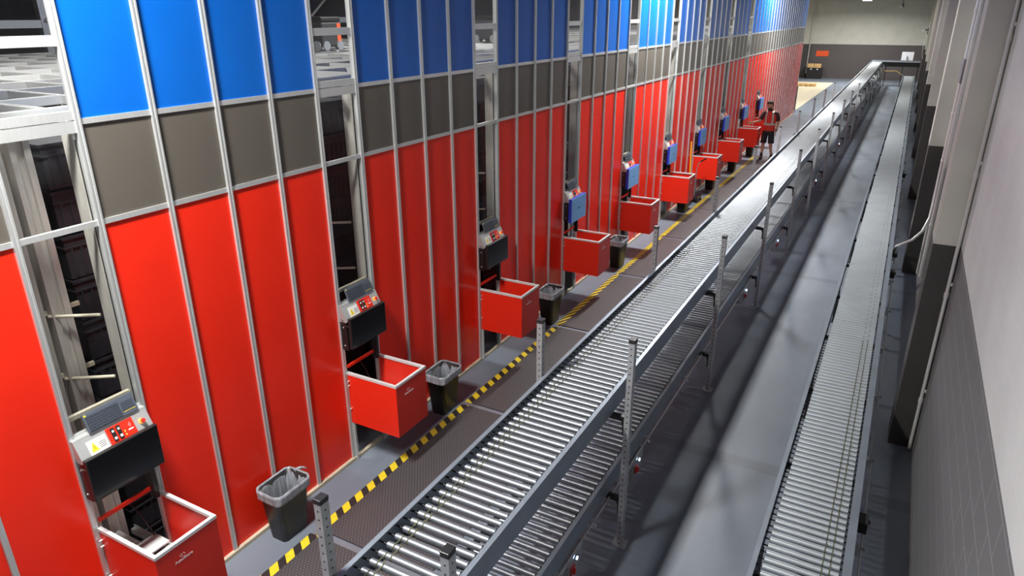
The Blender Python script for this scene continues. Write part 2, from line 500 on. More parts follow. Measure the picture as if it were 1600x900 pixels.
for k in range(kmin, kmax):
    yc = py(k)+PP/2
    if window_at(k):
        for z0, z1 in ((3.05, 3.085), (3.635, 3.705), (3.712, 3.765), (4.13, 4.19)):
            o = share(cache, ('wb', z0), lambda: MB().box(-.01, .018, -hw, hw, z0, z1).build('window_rail', 'alu', enc))
            o.location = (0, yc, 0)
        o = share(cache, 'wt', lambda: MB().box(-.012, .012, -hw, hw, 1.72, 1.75).build('window_rail', 'alu', enc))
        o.location = (0, yc, 0)
        o = share(cache, 'glass', lambda: MB().box(-.004, .0, -hw, hw, 1.75, ZTOP).build('window_pane', 'glass', enc))
        o.location = (0, yc, 0)
        continue
    o = share(cache, 'red', lambda: MB().box(-.012, .004, -hw, hw, .03, 3.05).build('red_panel', 'red', enc)); o.location = (0, yc, 0)
    if 'label' not in o: o['label'] = 'glossy red wall board'
    o = share(cache, 'grey', lambda: MB().box(-.012, .004, -hw, hw, 3.085, 3.68).build('grey_panel', 'grey', enc)); o.location = (0, yc, 0)
    o['label'] = 'warm grey wall board'
    o = share(cache, 'blue', lambda: MB().box(-.012, .004, -hw, hw, 3.715, ZTOP-.04).build('blue_panel', 'blue', enc)); o.location = (0, yc, 0)
    o['label'] = 'glossy blue wall board'
    for z0 in (3.05, 3.68):
        o = share(cache, ('h', z0), lambda: MB().box(-.012, .014, -hw, hw, z0, z0+.035).build('joint_rail', 'alu', enc)); o.location = (0, yc, 0)
MB().box(-.02, .02, py(kmin), py(kmax), ZTOP-.04, ZTOP).build('top_rail', 'alu', enc)

# ------------------------------------------------------------------ storage grid behind the cladding
grid = thing('storage_grid', 'white aluminium grid seen through the tall windows above the bins', 'storage grid', (X0, 0, 0))
GZ = 3.70
GX = .70
yg0, yg1 = 0.2, 33.8
mb = MB()
ncol = 11
for i in range(ncol):
    x = -.30-GX*i
    mb.box(x-.03, x+.03, yg0, yg1, GZ, GZ+.035); mb.box(x-.03, x-.02, yg0, yg1, GZ+.035, GZ+.06); mb.box(x+.02, x+.03, yg0, yg1, GZ+.035, GZ+.06)
j = 0
while py(j)-2*PP < yg1:
    y = py(j)-4*PP+PP
    mb.box(-.30-GX*(ncol-1), -.30, y-.025, y+.025, GZ+.001, GZ+.036); mb.box(-.30-GX*(ncol-1), -.30, y-.025, y-.018, GZ+.036, GZ+.06); mb.box(-.30-GX*(ncol-1), -.30, y+.018, y+.025, GZ+.036, GZ+.06)
    j += 1
mb.build('track_rails', 'gridw', grid)
for k in WIN:
    if k < -1 or k > 40: continue
    y = py(k)
    def mu():
        return MB().prism_zc([(-.46, 0), (-.36, 0), (-.36, .035), (-.385, .035), (-.385, .085), (-.36, .085), (-.36, .125), (-.46, .125)], 0, GZ).build('upright_profile', 'taup', grid)
    for a in (.10, .27):
        o = share(cache, 'upr', mu); o.location = (0, y+a, 0)
    o = share(cache, 'liner', lambda: MB().box(-.14, -.03, 0, .01, 1.75, GZ).build('side_liner', 'taup', grid)); o.location = (0, y+PP-.03, 0)
    for z in (1.95, 2.42):
        o = share(cache, 'brc', lambda: MB().box(-.44, -.42, .02, PP-.02, 0, .03).build('cross_brace', 'brace', grid)); o.location = (0, y, z)
        o = share(cache, 'brd', lambda: MB().tube([(-.40, .26, 0), (-.15, PP-.045, -.01)], .013, 6).build('diagonal_brace', 'brace', grid)); o.location = (0, y, z)
    o = share(cache, 'sill', lambda: MB().box(-.06, -.03, .02, PP-.035, 1.83, 1.86).build('window_sill_bar', 'brace', grid)); o.location = (0, y, 0)
for k in range(kmin, kmax, 1):
    o = share(cache, 'icol', lambda: MB().box(-.03, .03, -.03, .03, 0, GZ-.001).build('inner_column', 'taup', grid)); o.location = (-.30-GX, py(k), 0)
for k in range(kmin, kmax, 2):
    o = share(cache, 'icol2', lambda: MB().box(-.03, .03, -.03, .03, 0, GZ-.001).build('rear_column', 'taup', grid)); o.location = (-.30-2*GX, py(k), 0)
# storage bins stacked behind each window
def make_store_bin():
    n = MB()
    W, L, Hh = .36, .42, .32
    n.box(-W/2, W/2, -L/2, L/2, 0, Hh-.03)
    n.box(-W/2-.012, W/2+.012, -L/2-.012, L/2+.012, Hh-.035, Hh-.015)
    n.box(-W/2-.012, W/2+.012, -L/2-.012, L/2+.012, Hh-.10, Hh-.09)
    for q in range(6):
        yy = -L/2+.04+q*(L-.08)/5
        n.box(W/2, W/2+.01, yy-.006, yy+.006, .02, Hh-.1)
    return n.build('storage_bin', 'binstore')
proto = make_store_bin()
first = True
words = ['first', 'second', 'third', 'fourth', 'fifth', 'sixth', 'seventh', 'eighth', 'ninth', 'tenth']
for wi, k in enumerate([w for w in WIN if -1 <= w <= 40][:9]):
    for st in range(3):
        for q in range(11):
            o = proto if first else proto.copy()
            if not first: C.objects.link(o)
            first = False
            o.location = (X0-.74, py(k)+PP/2+PP*st, .001+q*.32)
            pos = ['bottom', 'second lowest', 'third lowest', 'fourth lowest', 'fifth lowest', 'middle', 'fifth from top', 'fourth from top', 'third from top', 'second from top', 'topmost'][q]
            tag(o, '%s dark bin of the %s behind the %s window from the left' % (pos, ['near stack', 'middle stack', 'far stack'][st], words[wi]), 'storage bin', 'storage bins stacked behind the windows')

# robots riding on the grid
def make_robot(loc, label, hue, orange=True):
    t = thing('grid_robot', label, 'robot', loc, 'robots on the storage grid')
    MB().box(-.30, .30, -.22, .22, .06, .419).build('body', hue, t, bevel=.02)
    MB().box(-.30, .30, -.22, .22, .42, .50).build('top_cover', 'black', t, bevel=.02)
    for sx in (-.2, .2):
        for sy in (-1, 1):
            w = MB().cyl((sx, sy*.225, .075), (sx, sy*.25, .075), .075, 20)
            w.cyl((sx, sy*.25, .075), (sx, sy*.255, .075), .03, 12)
            w.build('wheel', 'galv', t)
    for sy in (-.15, .15):
        for sx in (-1, 1):
            MB().cyl((sx*.30, sy, .075), (sx*.325, sy, .075), .07, 20).build('wheel', 'galv', t)
    if orange: MB().box(.301, .306, .12, .20, .1, .40).build('side_panel', 'orange', t)
    return t
make_robot((-7.4, 3.15, GZ+.06), 'dark robot with pale wheels on the grid behind the first window', 'robot', False)
make_robot((-8.3, 8.75, GZ+.06), 'black robot with an orange side panel on the grid behind the second window', 'robot')
make_robot((-7.4, 12.6, GZ+.06), 'black robot on the grid behind the third window', 'robot')

# steel racking standing beyond the grid
t = thing('steel_racking', 'dim steel racking and ducts seen above the grid through the first window', 'racking', (-12.6, 0, 0))
for y in (1.0, 4.0, 7.0, 10.0, 13.0, 16.0, 19.0):
    MB().box(-.06, .06, y-.06, y+.06, 0, ZC-.05).build('rack_upright', 'galv', t)
for z in (4.1, 4.8, 5.6, 6.4):
    MB().box(-.05, .05, 1.0, 19.0, z, z+.12).build('rack_beam', 'alu', t)
for y0_ in (1.0, 4.0, 7.0, 10.0, 13.0, 16.0):
    MB().tube([(.07, y0_, 4.2), (.07, y0_+3, 6.4)], .03, 6).build('rack_brace', 'taup', t)
MB().cyl((-.8, 0, 5.3), (-.8, 20, 5.3), .35, 20).build('duct', 'jbox', t)

# ------------------------------------------------------------------ picking ports
def logo(parent, ox, oy, oz, s):
    d = MB()
    for a, b in ((-.5, .55), (.5, .5), (-1.0, 0), (0, 0), (.95, -.1), (-.35, -.6)):
        d.cyl((ox, oy+a*s, oz+b*s), (ox+.0012, oy+a*s, oz+b*s), s*.17, 10)
    d.build('logo_mark', 'white', parent)
    text_obj('logo_text', 'AutoStore', s*1.75, 'white', parent, (ox+.0006, oy-3.4*s, oz-2.3*s), (0, 1, 0), (0, 0, 1), .0006)

def make_port(label):
    t = thing('picking_port', label, 'picking station', (X0, py(-1), 0))
    W = PP
    # red hopper box
    b0, b1, zt, zb, D = .012, .492, 1.02, .452, .625
    MB().box(.03, D, b0, b0+.012, zb, zt-.02).build('side_panel', 'boxred', t)
    MB().box(.03, D, b1-.012, b1, zb, zt-.02).build('side_panel', 'boxred', t)
    MB().box(D-.012, D, b0+.012, b1-.012, zb, zt-.02).build('front_panel', 'boxred', t)
    r = MB().box(.02, D+.003, b0-.003, b0+.024, zt-.024, zt).box(.02, D+.003, b1-.024, b1+.003, zt-.024, zt).box(D-.024, D+.003, b0+.024, b1-.024, zt-.024, zt)
    r.build('rim_frame', 'aluw', t)
    # inside of the box
    f = MB().box(.0, D-.02, b0+.014, b1-.014, .50, .515)
    f.build('floor_plate', 'galv', t)
    for a in (.10, .36):
        MB().box(-.25, D-.03, a, a+.028, .60, .64).box(-.25, D-.03, a+.028, a+.036, .60, .66).build('bin_guide', 'alu', t)
    MB().box(.18, .40, .11, .37, .641, .655).build('guide_plate', 'galv', t)
    MB().box(-.30, -.03, .06, .30, .641, .652).build('guide_plate', 'aluw', t)
    MB().box(-.01, .16, .14, .40, .661, .672).build('guide_plate', 'aluw', t)
    for a in (.02, .457):
        MB().box(.02, .05, a, a+.022, 0, 1.0 if a > .1 else .9).build('frame_leg', 'alu', t)
    MB().box(-.01, .012, .02, .48, .43, .455).build('frame_bar', 'alu', t)
    MB().tube([(.0, .40, .62), (.02, .36, .75), (-.02, .33, .9), (-.06, .30, 1.0)], .006, 6).build('cable', 'black', t)
    MB().box(.02, .035, .03, .455, 1.062, 1.092).build('red_crossbar', 'boxred', t)
    # black mounting arms
    MB().box(.01, .075, .418, .455, 1.0, 1.36).build('support_arm', 'blackm', t, bevel=.003)
    MB().box(.01, .132, .42, .45, 1.345, 1.57).build('mounting_bracket', 'blackm', t, bevel=.003)
    MB().box(.01, .134, .01, .03, 1.30, 1.57).build('mounting_bracket', 'blackm', t, bevel=.003)
    MB().box(.0, .10, -.006, .004, 1.28, 1.57).build('side_plate', 'blackm', t, bevel=.003)
    for (xx, z) in ((.06, 1.33), (.06, 1.52), (.045, .93), (.045, .88), (.045, .62)):
        MB().cyl((xx, -.011, z), (xx, -.004 if z > 1.2 else .012, z), .0065, 8).build('bolt', 'aluw', t)
    # console : top edge (dx .05, z1.735) -> bottom edge (.115, 1.60)
    prof = [(0.0, 1.735), (0.0, 1.575), (.105, 1.575), (.118, 1.592), (.055, 1.722), (.05, 1.735)]
    MB().prism_y([(x, z) for x, z in prof][::1], -.012, .50).build('console_box', 'console', t, bevel=.002)
    # face frame along v from bottom to top
    B = Vector((.118, 0, 1.592)); T = Vector((.055, 0, 1.722)); vdir = (T-B).normalized(); L = (T-B).length
    nrm = Vector((vdir.z, 0, -vdir.x)).normalized()
    if nrm.x < 0: nrm = -nrm
    def plate(mb, y0, y1, v0, v1, h0, h1):
        q = []
        for h in (h0, h1):
            for (yy, vv) in ((y0, v0), (y1, v0), (y1, v1), (y0, v1)):
                w = B + vdir*vv*L + nrm*h
                q.append((w.x, yy, w.z))
        mb.add(q, [(0, 3, 2, 1), (4, 5, 6, 7), (0, 1, 5, 4), (1, 2, 6, 5), (2, 3, 7, 6), (3, 0, 4, 7)])
        return mb
    fp = plate(MB(), .195, .385, .08, .94, 0, .002).build('red_label_plate', 'boxred', t)
    sw = MB()
    for yy in (.222, .262):
        plate(sw, yy, yy+.027, .22, .86, .002, .008)
    sw.build('toggle_switch', 'black', fp)
    dd = MB()
    for yy in (.229, .269):
        plate(dd, yy, yy+.013, .66, .76, .008, .0095); plate(dd, yy-.001, yy+.015, .30, .42, .008, .0095)
    dd.build('switch_mark', 'white', fp)
    ld = MB()
    for vv in (.25, .42):
        plate(ld, .305, .313, vv, vv+.08, .002, .006)
    ld.build('indicator_light', 'amber', fp)
    lm = MB()
    plate(lm, .335, .37, .40, .46, .002, .0025)
    for a_, b_ in ((.345, .62), (.352, .70), (.358, .62), (.352, .56)):
        plate(lm, a_, a_+.004, b_, b_+.04, .002, .0025)
    lm.build('plate_print', 'white', fp)
    wl = plate(MB(), .055, .185, .10, .80, 0, .0012).build('warning_label', 'label', t)
    wt = MB()
    tri = [(.068, .25), (.118, .25), (.093, .70)]
    q = []
    for h in (.0012, .0022):
        for yy, vv in tri:
            w = B + vdir*vv*L + nrm*h; q.append((w.x, yy, w.z))
    wt.add(q, [(0, 2, 1), (3, 4, 5), (0, 1, 4, 3), (1, 2, 5, 4), (2, 0, 3, 5)])
    wt.build('warning_triangle', 'yellow', wl)
    pr = MB()
    for vv in (.30, .38, .46, .54):
        plate(pr, .128, .175, vv, vv+.025, .0012, .0018)
    plate(pr, .0915, .0945, .36, .54, .0022, .003)
    pr.build('label_print', 'black', wl)
    c = B + vdir*.52*L
    es = MB().cyl((c.x, .435, c.z), (c.x+nrm.x*.012, .435, c.z+nrm.z*.012), .019, 20)
    es.build('stop_collar', 'amber', t)
    e2 = MB().cyl((c.x+nrm.x*.010, .437, c.z+nrm.z*.010), (c.x+nrm.x*.028, .437, c.z+nrm.z*.028), .010, 16)
    e2.cyl((c.x+nrm.x*.024, .437, c.z+nrm.z*.024), (c.x+nrm.x*.036, .437, c.z+nrm.z*.036), .017, 20, r1=.013)
    e2.build('stop_button', 'estop', t)
    # monitor
    mo = MB().box(.135, .168, -.022, .490, 1.312, 1.628)
    mo.build('monitor', 'black', t, bevel=.004)
    MB().box(.1682, .1692, -.014, .482, 1.322, 1.620).build('screen', 'screen', t)
    MB().box(.06, .135, .2, .3, 1.40, 1.52).build('monitor_mount', 'blackm', t)
    MB().tube([(.03, -.006, 1.60), (.07, -.02, 1.60), (.08, -.022, 1.55), (.13, -.01, 1.54)], .004, 6).build('monitor_cable', 'black', t)
    logo(t, D, .20, .905, .0185)
    return t

def make_keyboard(label):
    t = thing('keyboard', label, 'keyboard', (X0+.052, py(-1)+.10, 1.737), 'keyboards leaning above the consoles')
    # leaning back towards the window : v up
    ang = math.radians(68)
    def P(y, v, h):  # h out of face
        return (-math.cos(ang)*v + math.sin(ang)*h*1, y, math.sin(ang)*v + math.cos(ang)*h)
    def slab(mb, y0, y1, v0, v1, h0, h1):
        q = [P(y, v, h) for h in (h0, h1) for (y, v) in ((y0, v0), (y1, v0), (y1, v1), (y0, v1))]
        return mb.add(q, [(0, 3, 2, 1), (4, 5, 6, 7), (0, 1, 5, 4), (1, 2, 6, 5), (2, 3, 7, 6), (3, 0, 4, 7)])
    slab(MB(), 0, .35, 0, .135, 0, .014).build('case', 'kb', t, bevel=.003)
    ks = MB()
    for r in range(6):
        for c in range(13):
            y0 = .012+c*.0175; v0 = .010+r*.0175
            slab(ks, y0, y0+.0145, v0, v0+.0140, .014, .018)
    ks.build('keys', 'key', t)
    slab(MB(), .25, .335, .035, .095, .014, .0155).build('touchpad', 'key', t)
    slab(MB(), .25, .335, .026, .029, .014, .0155).build('yellow_stripe', 'yellow', t)
    slab(MB(), .008, .022, .112, .124, .014, .0155).build('yellow_button', 'yellow', t)
    return t

ports = []
def port_label(i):
    names = ['nearest', 'second', 'third', 'fourth', 'fifth', 'sixth', 'seventh', 'eighth', 'ninth', 'farthest']
    if i < 3: return '%s picking station from the left, red open box with black monitor' % names[i]
    return '%s picking station from the left, red open box with blue-covered monitor' % names[i]
port0 = make_port(port_label(0))
kb0 = make_keyboard('slate keyboard leaning above the console of the nearest picking station')
ports.append(port0)
ordn = ['nearest', 'second', 'third', 'fourth', 'fifth', 'sixth', 'seventh', 'eighth', 'ninth', 'tenth and farthest']
for i in range(1, 10):
    p = copy_tree(port0); p['label'] = port_label(i)
    p.location = (X0, py(-1+5*i), 0); ports.append(p)
    kk = copy_tree(kb0); kk['label'] = 'slate keyboard leaning above the console of the %s picking station' % ordn[i]
    kk.location = (X0+.052, py(-1+5*i)+.10, 1.737)
for p in ports: p['group'] = 'picking stations along the panelled wall'

def make_cover():
    t = thing('monitor_cover', '', 'monitor cover', (X0, py(14), 0), 'blue covers over the monitors')
    y0, y1, z0, z1 = -.05, .495, 1.27, 1.64
    c = MB(); c.box(.176, .18, y0, y1, z0, z1)
    c.build('front_sheet', 'cover', t)
    s = MB().box(.125, .176, y0, y0+.005, z0, z1).box(.125, .176, y1-.005, y1, z0, z1).box(.125, .176, y0+.005, y1-.005, z1-.005, z1)
    s.build('side_flap', 'covers', t)
    MB().box(.1802, .1812, .17, .27, 1.455, 1.468).build('printed_mark', 'black', t)
    return t
cov = make_cover()
for i in range(3, 10):
    c = cov if i == 3 else copy_tree(cov)
    c.location = (X0, py(-1+5*i), 0)
    c['label'] = 'bright blue cover hung over the monitor of the %s picking station' % ordn[i]

# ------------------------------------------------------------------ roller conveyors
RP = 0.077
def make_conveyor(t, pre, rm, xl, xr, zt, y0, y1, rx0, rx1, fl_l, fl_r, belts, mats_belt):
    h = .18
    def rail(x, sgn, fl):
        m_ = MB(); th = .004
        m_.box(x, x+sgn*th, y0, y1, zt-h, zt)
        m_.box(x+sgn*th, x+sgn*fl, y0, y1, zt-th, zt)
        m_.box(x+sgn*th, x+sgn*fl, y0, y1, zt-h, zt-h+th)
        m_.box(x+sgn*(fl-th), x+sgn*fl, y0, y1, zt-.014, zt-th)
        return m_.build(pre+'side_rail', 'rail', t)
    rail(xl, 1, fl_l); rail(xr, -1, fl_r)
    # hex axle ends, dark gap pieces
    ax = MB()
    n = int((y1-y0)/RP)
    zc = zt-.045; R = .0225
    ng = []
    mesh = None
    def roller_mb(yc=0):
        m_ = MB()
        cy = lambda a, b, r, k=14: m_.cyl((a, yc, zc), (b, yc, zc), r, k)
        m_.m = 0
        if belts == 'L':
            cy(rx0, rx0+.045, R); m_.m = 1; cy(rx0+.045, rx0+.055, R*.80, 12); m_.m = 0; cy(rx0+.055, rx0+.085, R); m_.m = 1; cy(rx0+.085, rx0+.095, R*.80, 12); m_.m = 0
            cy(rx0+.095, rx1, R)
        elif belts == 'R':
            cy(rx0, rx1-.115, R); m_.m = 1; cy(rx1-.115, rx1-.105, R*.80, 12); m_.m = 0; cy(rx1-.105, rx1-.065, R); m_.m = 1; cy(rx1-.065, rx1-.055, R*.80, 12); m_.m = 0
            cy(rx1-.055, rx1, R)
        m_.m = 2
        m_.cyl((xl+.003, yc, zc), (rx0, yc, zc), .006, 6); m_.cyl((rx1, yc, zc), (xr-.003, yc, zc), .006, 6)
        return m_
    for i in range(min(n, 100)):
        yc = y0+.04+i*RP
        if mesh is None:
            o = roller_mb().build(pre+'roller', [rm, 'roller_end', 'black'], t); mesh = o
        else:
            o = mesh.copy(); C.objects.link(o)
        o.location = (0, yc, 0)
    rest = MB()
    for i in range(100, n):
        yc = y0+.04+i*RP
        rest.cyl((rx0, yc, zc), (rx1, yc, zc), R, 10)
    if n > 100:
        o = rest.build(pre+'roller', rm, t); o['kind'] = 'stuff'; o['label'] = 'far rollers of the conveyor'
    # o-ring belts joining pairs of rollers, alternating groove
    def belt_path(x, ya, yb):
        pts = []
        r_ = R*.80+.003
        for q in range(7):
            a = PI/2+PI*q/6; pts.append((x, ya+r_*math.cos(a), zc+r_*math.sin(a)))
        for q in range(7):
            a = -PI/2+PI*q/6; pts.append((x, yb+r_*math.cos(a), zc+r_*math.sin(a)))
        return pts
    gx = (rx0+.050, rx0+.090) if belts == 'L' else (rx1-.110, rx1-.060)
    bm = {}
    for i in range(min(n-1, 99)):
        x = gx[i % 2]; yc = y0+.04+i*RP
        if x not in bm:
            bm[x] = MB().tube(belt_path(x, 0, RP), .0028, 5, closed=True).build(pre+'drive_belt', mats_belt, t); o = bm[x]
        else:
            o = bm[x].copy(); C.objects.link(o)
        o.location = (0, yc, 0)
    if n > 101:
        rb = MB()
        for i in range(99, n-1):
            x = gx[i % 2]; yc = y0+.04+i*RP
            if belts == 'L' and yc > 9: x = (rx1-.10, rx1-.06)[i % 2]
            pth = belt_path(x, yc, yc+RP)[::3]
            rb.tube(pth, .003, 4, closed=True)
        o = rb.build(pre+'drive_belt', 'beltd' if belts == 'L' else mats_belt, t); o['kind'] = 'stuff'
    # holes strip in the inner web face, cross ties under the rollers
    y = y0+.3; ct = None
    while y < y1-.3:
        if ct is None: ct = MB().box(xl+.004, xr-.004, 0, .04, zt-h+.02, zt-h+.06).build(pre+'cross_tie', 'blackm', t); o = ct
        else: o = ct.copy(); C.objects.link(o)
        o.location = (0, y, 0); y += 1.5
    return t
YS, YE = 0.9, 50.3
upc = thing('two_tier_conveyor', 'long steel roller conveyor with two stacked decks between tall perforated posts', 'roller conveyor')
make_conveyor(upc, 'upper_', 'roller', -2.27, -1.64, 1.46, YS, YE, -2.195, -1.695, .033, .033, 'L', 'belt')
loc_ = upc
make_conveyor(upc, 'lower_', 'roller', -2.27, -1.64, .67, YS, YE, -2.195, -1.695, .033, .033, 'L', 'beltd')
rcv = thing('roller_conveyor', 'low single-deck roller conveyor running beside the right-hand block wall', 'roller conveyor')
make_conveyor(rcv, '', 'roller_pale', -.392, .245, .68, YS, YE, -.315, .168, .036, .06, 'R', 'belt')

# posts shared by the two decks (parts of the upper conveyor)
PYS = [2.11, 4.67, 7.70, 10.68, 13.70, 16.46, 19.42, 22.45, 25.2, 28.05, 31.0, 34.0, 37.0, 40.0, 43.0, 46.0, 49.0]
pm = None
for y in PYS:
    tall = y < 29
    for x in (-2.30, -1.51):
        zt = 1.955 if tall else 1.36
        key = ('post', tall)
        def mk():
            return MB().box(-.024, .024, -.03, .03, .006, zt).build('support_post', 'post', upc)
        o = share(cache, key, mk); o.location = (x, y, 0)
        def mc(): return MB().box(-.027, .027, -.033, .033, zt, zt+.018).box(-.026, .026, -.032, .032, zt-.015, zt).build('post_cap', 'black', upc, bevel=.004)
        o = share(cache, ('cap', tall), mc); o.location = (x, y, 0)
        def mf():
            b_ = MB().box(-.06, .06, -.06, .06, 0, .006)
            for sx in (-.045, .045): b_.cyl((sx, -.045, .006), (sx, -.045, .016), .008, 6)
            return b_.build('foot_plate', 'galv', upc)
        o = share(cache, 'foot', mf); o.location = (x, y, 0)
    for zt in (1.46, .67):
        def mbk():
            b_ = MB()
            b_.box(-2.27, -1.535, -.02, .02, zt-.225, zt-.182)
            b_.tube([(-1.66, 0, zt-.20), (-1.60, 0, zt-.195), (-1.56, 0, zt-.21), (-1.54, 0, zt-.27), (-1.538, 0, zt-.36)], .016, 8)
            b_.box(-1.64, -1.536, -.025, .025, zt-.19, zt-.185)
            return b_.build('cross_bracket', 'blackm', upc)
        o = share(cache, ('br', zt), mbk); o.location = (0, y, 0)
# conduit along lower deck
pp = MB().tube([(-1.622, YS, .462), (-1.622, YE, .462)], .011, 8)
pp.build('side_conduit', 'galv', loc_)
cm = None
y = 1.6
while y < 30:
    def mcl(): return MB().box(-1.64, -1.605, -.012, .012, .455, .487).cyl((-1.61, -.016, .455), (-1.59, -.016, .44), .008, 8).build('conduit_clip', 'galv', loc_)
    o = share(cache, 'clip', mcl); o.location = (0, y, 0); y += 1.35
# drive control boxes below the lower deck
def make_ctrl(y, label):
    t = thing('motor_control_box', label, 'control box', (-1.66, y, .256), 'control boxes under the lower conveyor')
    MB().prism_x([(-.19, 0), (.15, 0), (.20, .06), (.20, .19), (-.19, .19)], -.08, .045).build('housing', 'galv', t, bevel=.005)
    c = MB().cyl((.045, .07, .135), (.052, .07, .135), .022, 16); c.build('lamp_collar', 'black', t)
    MB().cyl((.052, .07, .135), (.058, .07, .135), .014, 16).build('status_light', 'led', t)
    MB().box(.045, .06, -.04, .03, .04, .11).build('switch_plate', 'switch', t, bevel=.004)
    MB().box(.06, .078, -.012, .004, .045, .105).build('switch_knob', 'estop', t, bevel=.003)
    MB().box(.045, .05, -.16, -.08, .03, .16).build('cover_plate', 'jbox', t)
    return t
cb = None
for y, w in ((3.87, 'nearest'), (5.32, 'second'), (10.2, 'third'), (13.0, 'fourth'), (18.6, 'fifth'), (24.5, 'sixth')):
    lb = 'steel control box with glowing blue light under the lower conveyor, %s from camera' % w
    if cb is None: cb = make_ctrl(y, lb); o = cb
    else: o = copy_tree(cb); o['label'] = lb
    o.location = (-1.66, y, .256)

# legs and side details of the wall conveyor
y = 1.6; k = 0
while y < 50:
    def ml():
        b_ = MB()
        for x in (-.37, .22):
            b_.box(x-.02, x+.02, -.02, .02, 0, .5); b_.box(x-.05, x+.05, -.04, .04, 0, .006)
        b_.box(-.35, .20, -.015, .015, .2, .24)
        return b_.build('leg_frame', 'blackm', rcv)
    o = share(cache, 'rleg', ml); o.location = (0, y, 0); y += 3.0
MB().tube([(.300, YS, .452), (.300, YE, .452)], .010, 8).build('side_conduit', 'galv', rcv)
y = 2.4
i = 0
while y < 34:
    def msn():
        b_ = MB().box(.245, .285, -.03, .03, .40, .47).cyl((.285, .0, .45), (.325, 0, .462), .012, 10)
        return b_.build('conduit_clip', 'galv', rcv)
    o = share(cache, 'rclip', msn); o.location = (0, y, 0); y += 1.3
for y in (5.2, 11.6, 19.5):
    def msb():
        b_ = MB().box(.25, .32, -.07, .07, .50, .60); b_.cyl((.32, .02, .56), (.335, .02, .56), .018, 12)
        return b_.build('sensor_box', 'black', rcv, bevel=.006)
    o = share(cache, 'rsb', msb); o.location = (0, y, 0)

# cross conveyor at the far end and its stand
t = thing('cross_conveyor', 'dark-sided conveyor crossing to the right wall at the far end of the aisle', 'conveyor', (0, 0, 0))
MB().box(-1.62, .40, 50.32, 50.36, 1.17, 1.44).build('side_rail', 'blackm', t)
MB().box(-2.27, .40, 50.98, 51.02, 1.30, 1.50).build('side_rail', 'rail', t)
MB().box(-2.27, .40, 50.33, 50.36, 1.441, 1.455).build('top_edge', 'aluw', t)
rr = None
for i in range(34):
    x = -2.20+i*.077
    if rr is None: rr = MB().cyl((0, 50.37, 1.42), (0, 50.98, 1.42), .024, 10).build('roller', 'roller', t); o = rr
    else: o = rr.copy(); C.objects.link(o)
    o.location = (x, 0, 0)
for x in (-2.2, -1.4, -.5, .33):
    MB().box(x-.02, x+.02, 50.40, 50.44, 0, 1.38).build('leg', 'blackm', t)
t = MB().tube([(-1.75, 50.25, .95), (-1.3, 50.22, .90), (-.8, 50.22, .93), (-.45, 50.25, .70)], .022, 8).build('guard_strap', 'strap')
tag(t, 'tan strap slung across the gap beneath the far cross conveyor', 'strap')

# ------------------------------------------------------------------ anti-fatigue mats with hazard tape
for i in range(9):
    ya = 1.03+2.5*i if i else 1.05
    ya, yb = 1.055+2.495*i, 1.055+2.495*i+2.42
    t = thing('rubber_mat', '%s studded rubber floor mat, %s' % (ordn[i], 'edged with broad yellow and black blocks' if i < 3 else 'edged with thin yellow and black stripes'), 'floor mat', (0, 0, 0), 'rubber mats along the walkway')
    MB().box(-3.87, -2.75, ya, yb, 0, .014).build('mat_body', 'rubber', t)
    MB().prism_y([(-3.975, 0), (-3.87, 0), (-3.87, .0145), (-3.955, .008)], ya, yb).build('hazard_border', 'tapeA' if i < 3 else 'tapeB', t)
    MB().box(-3.96, -2.75, yb+.002, yb+.06, 0, .006).build('joining_strip', 'rail', t)

# ------------------------------------------------------------------ wastebaskets
def rrect(w, l, r, z, n=5, wob=0.0, cx=0, cy=0):
    pts = []
    for (sx, sy, a0) in ((1, 1, 0), (-1, 1, PI/2), (-1, -1, PI), (1, -1, 3*PI/2)):
        for q in range(n+1):
            a = a0+PI/2*q/n
            pts.append((cx+sx*(w/2-r)+r*math.cos(a)+random.uniform(-wob, wob), cy+sy*(l/2-r)+r*math.sin(a)+random.uniform(-wob, wob), z+random.uniform(-wob, wob)))
    return pts
def densify(ring, k=2):
    out = []
    n = len(ring)
    for i in range(n):
        a, b = Vector(ring[i]), Vector(ring[(i+1) % n])
        m_ = 1 if (b-a).length < .03 else 5
        for q in range(m_): out.append(tuple(a.lerp(b, q/m_)))
    return out
def make_basket():
    t = thing('wastebasket', '', 'wastebasket', (0, 0, 0), 'black wastebaskets along the wall')
    rings = [rrect(.185, .28, .04, 0), rrect(.19, .285, .045, .01), rrect(.255, .365, .05, .50), rrect(.27, .38, .05, .50), rrect(.27, .38, .05, .515),
             rrect(.25, .36, .05, .515), rrect(.18, .27, .04, .02)]
    MB().loft(rings, True, True).build('basket', 'bin', t)
    def jit(ring, w): return [(x+random.uniform(-w, w), y+random.uniform(-w, w), z+random.uniform(-w, w)) for x, y, z in ring]
    base = [rrect(.16, .25, .04, .06), rrect(.20, .31, .045, .28), rrect(.235, .345, .05, .46), rrect(.262, .372, .05, .520), rrect(.288, .398, .055, .523), rrect(.290, .400, .055, .49), rrect(.283, .392, .055, .455), rrect(.288, .398, .055, .44), rrect(.278, .388, .055, .425)]
    base = [densify(r) for r in base]
    base = [jit(r, w) for r, w in zip(base, (.008, .008, .005, .0015, .0015, .002, .002, .002, .002))]
    MB().loft(base, True, False).build('bag_liner', 'liner', t)
    return t
bk = make_basket()
spots = [(-4.16, 3.42, 'next to the nearest picking station'), (-4.10, 5.80, 'next to the second picking station'), (-4.10, 8.62, 'next to the third picking station'), (-4.10, 11.42, 'next to the fourth picking station'),
         (-4.10, 15.65, 'next to the sixth picking station'), (-4.10, 18.2, 'behind the seventh picking station'), (-4.1, 20.75, 'behind the eighth picking station'), (-4.1, 23.3, 'behind the ninth picking station')]
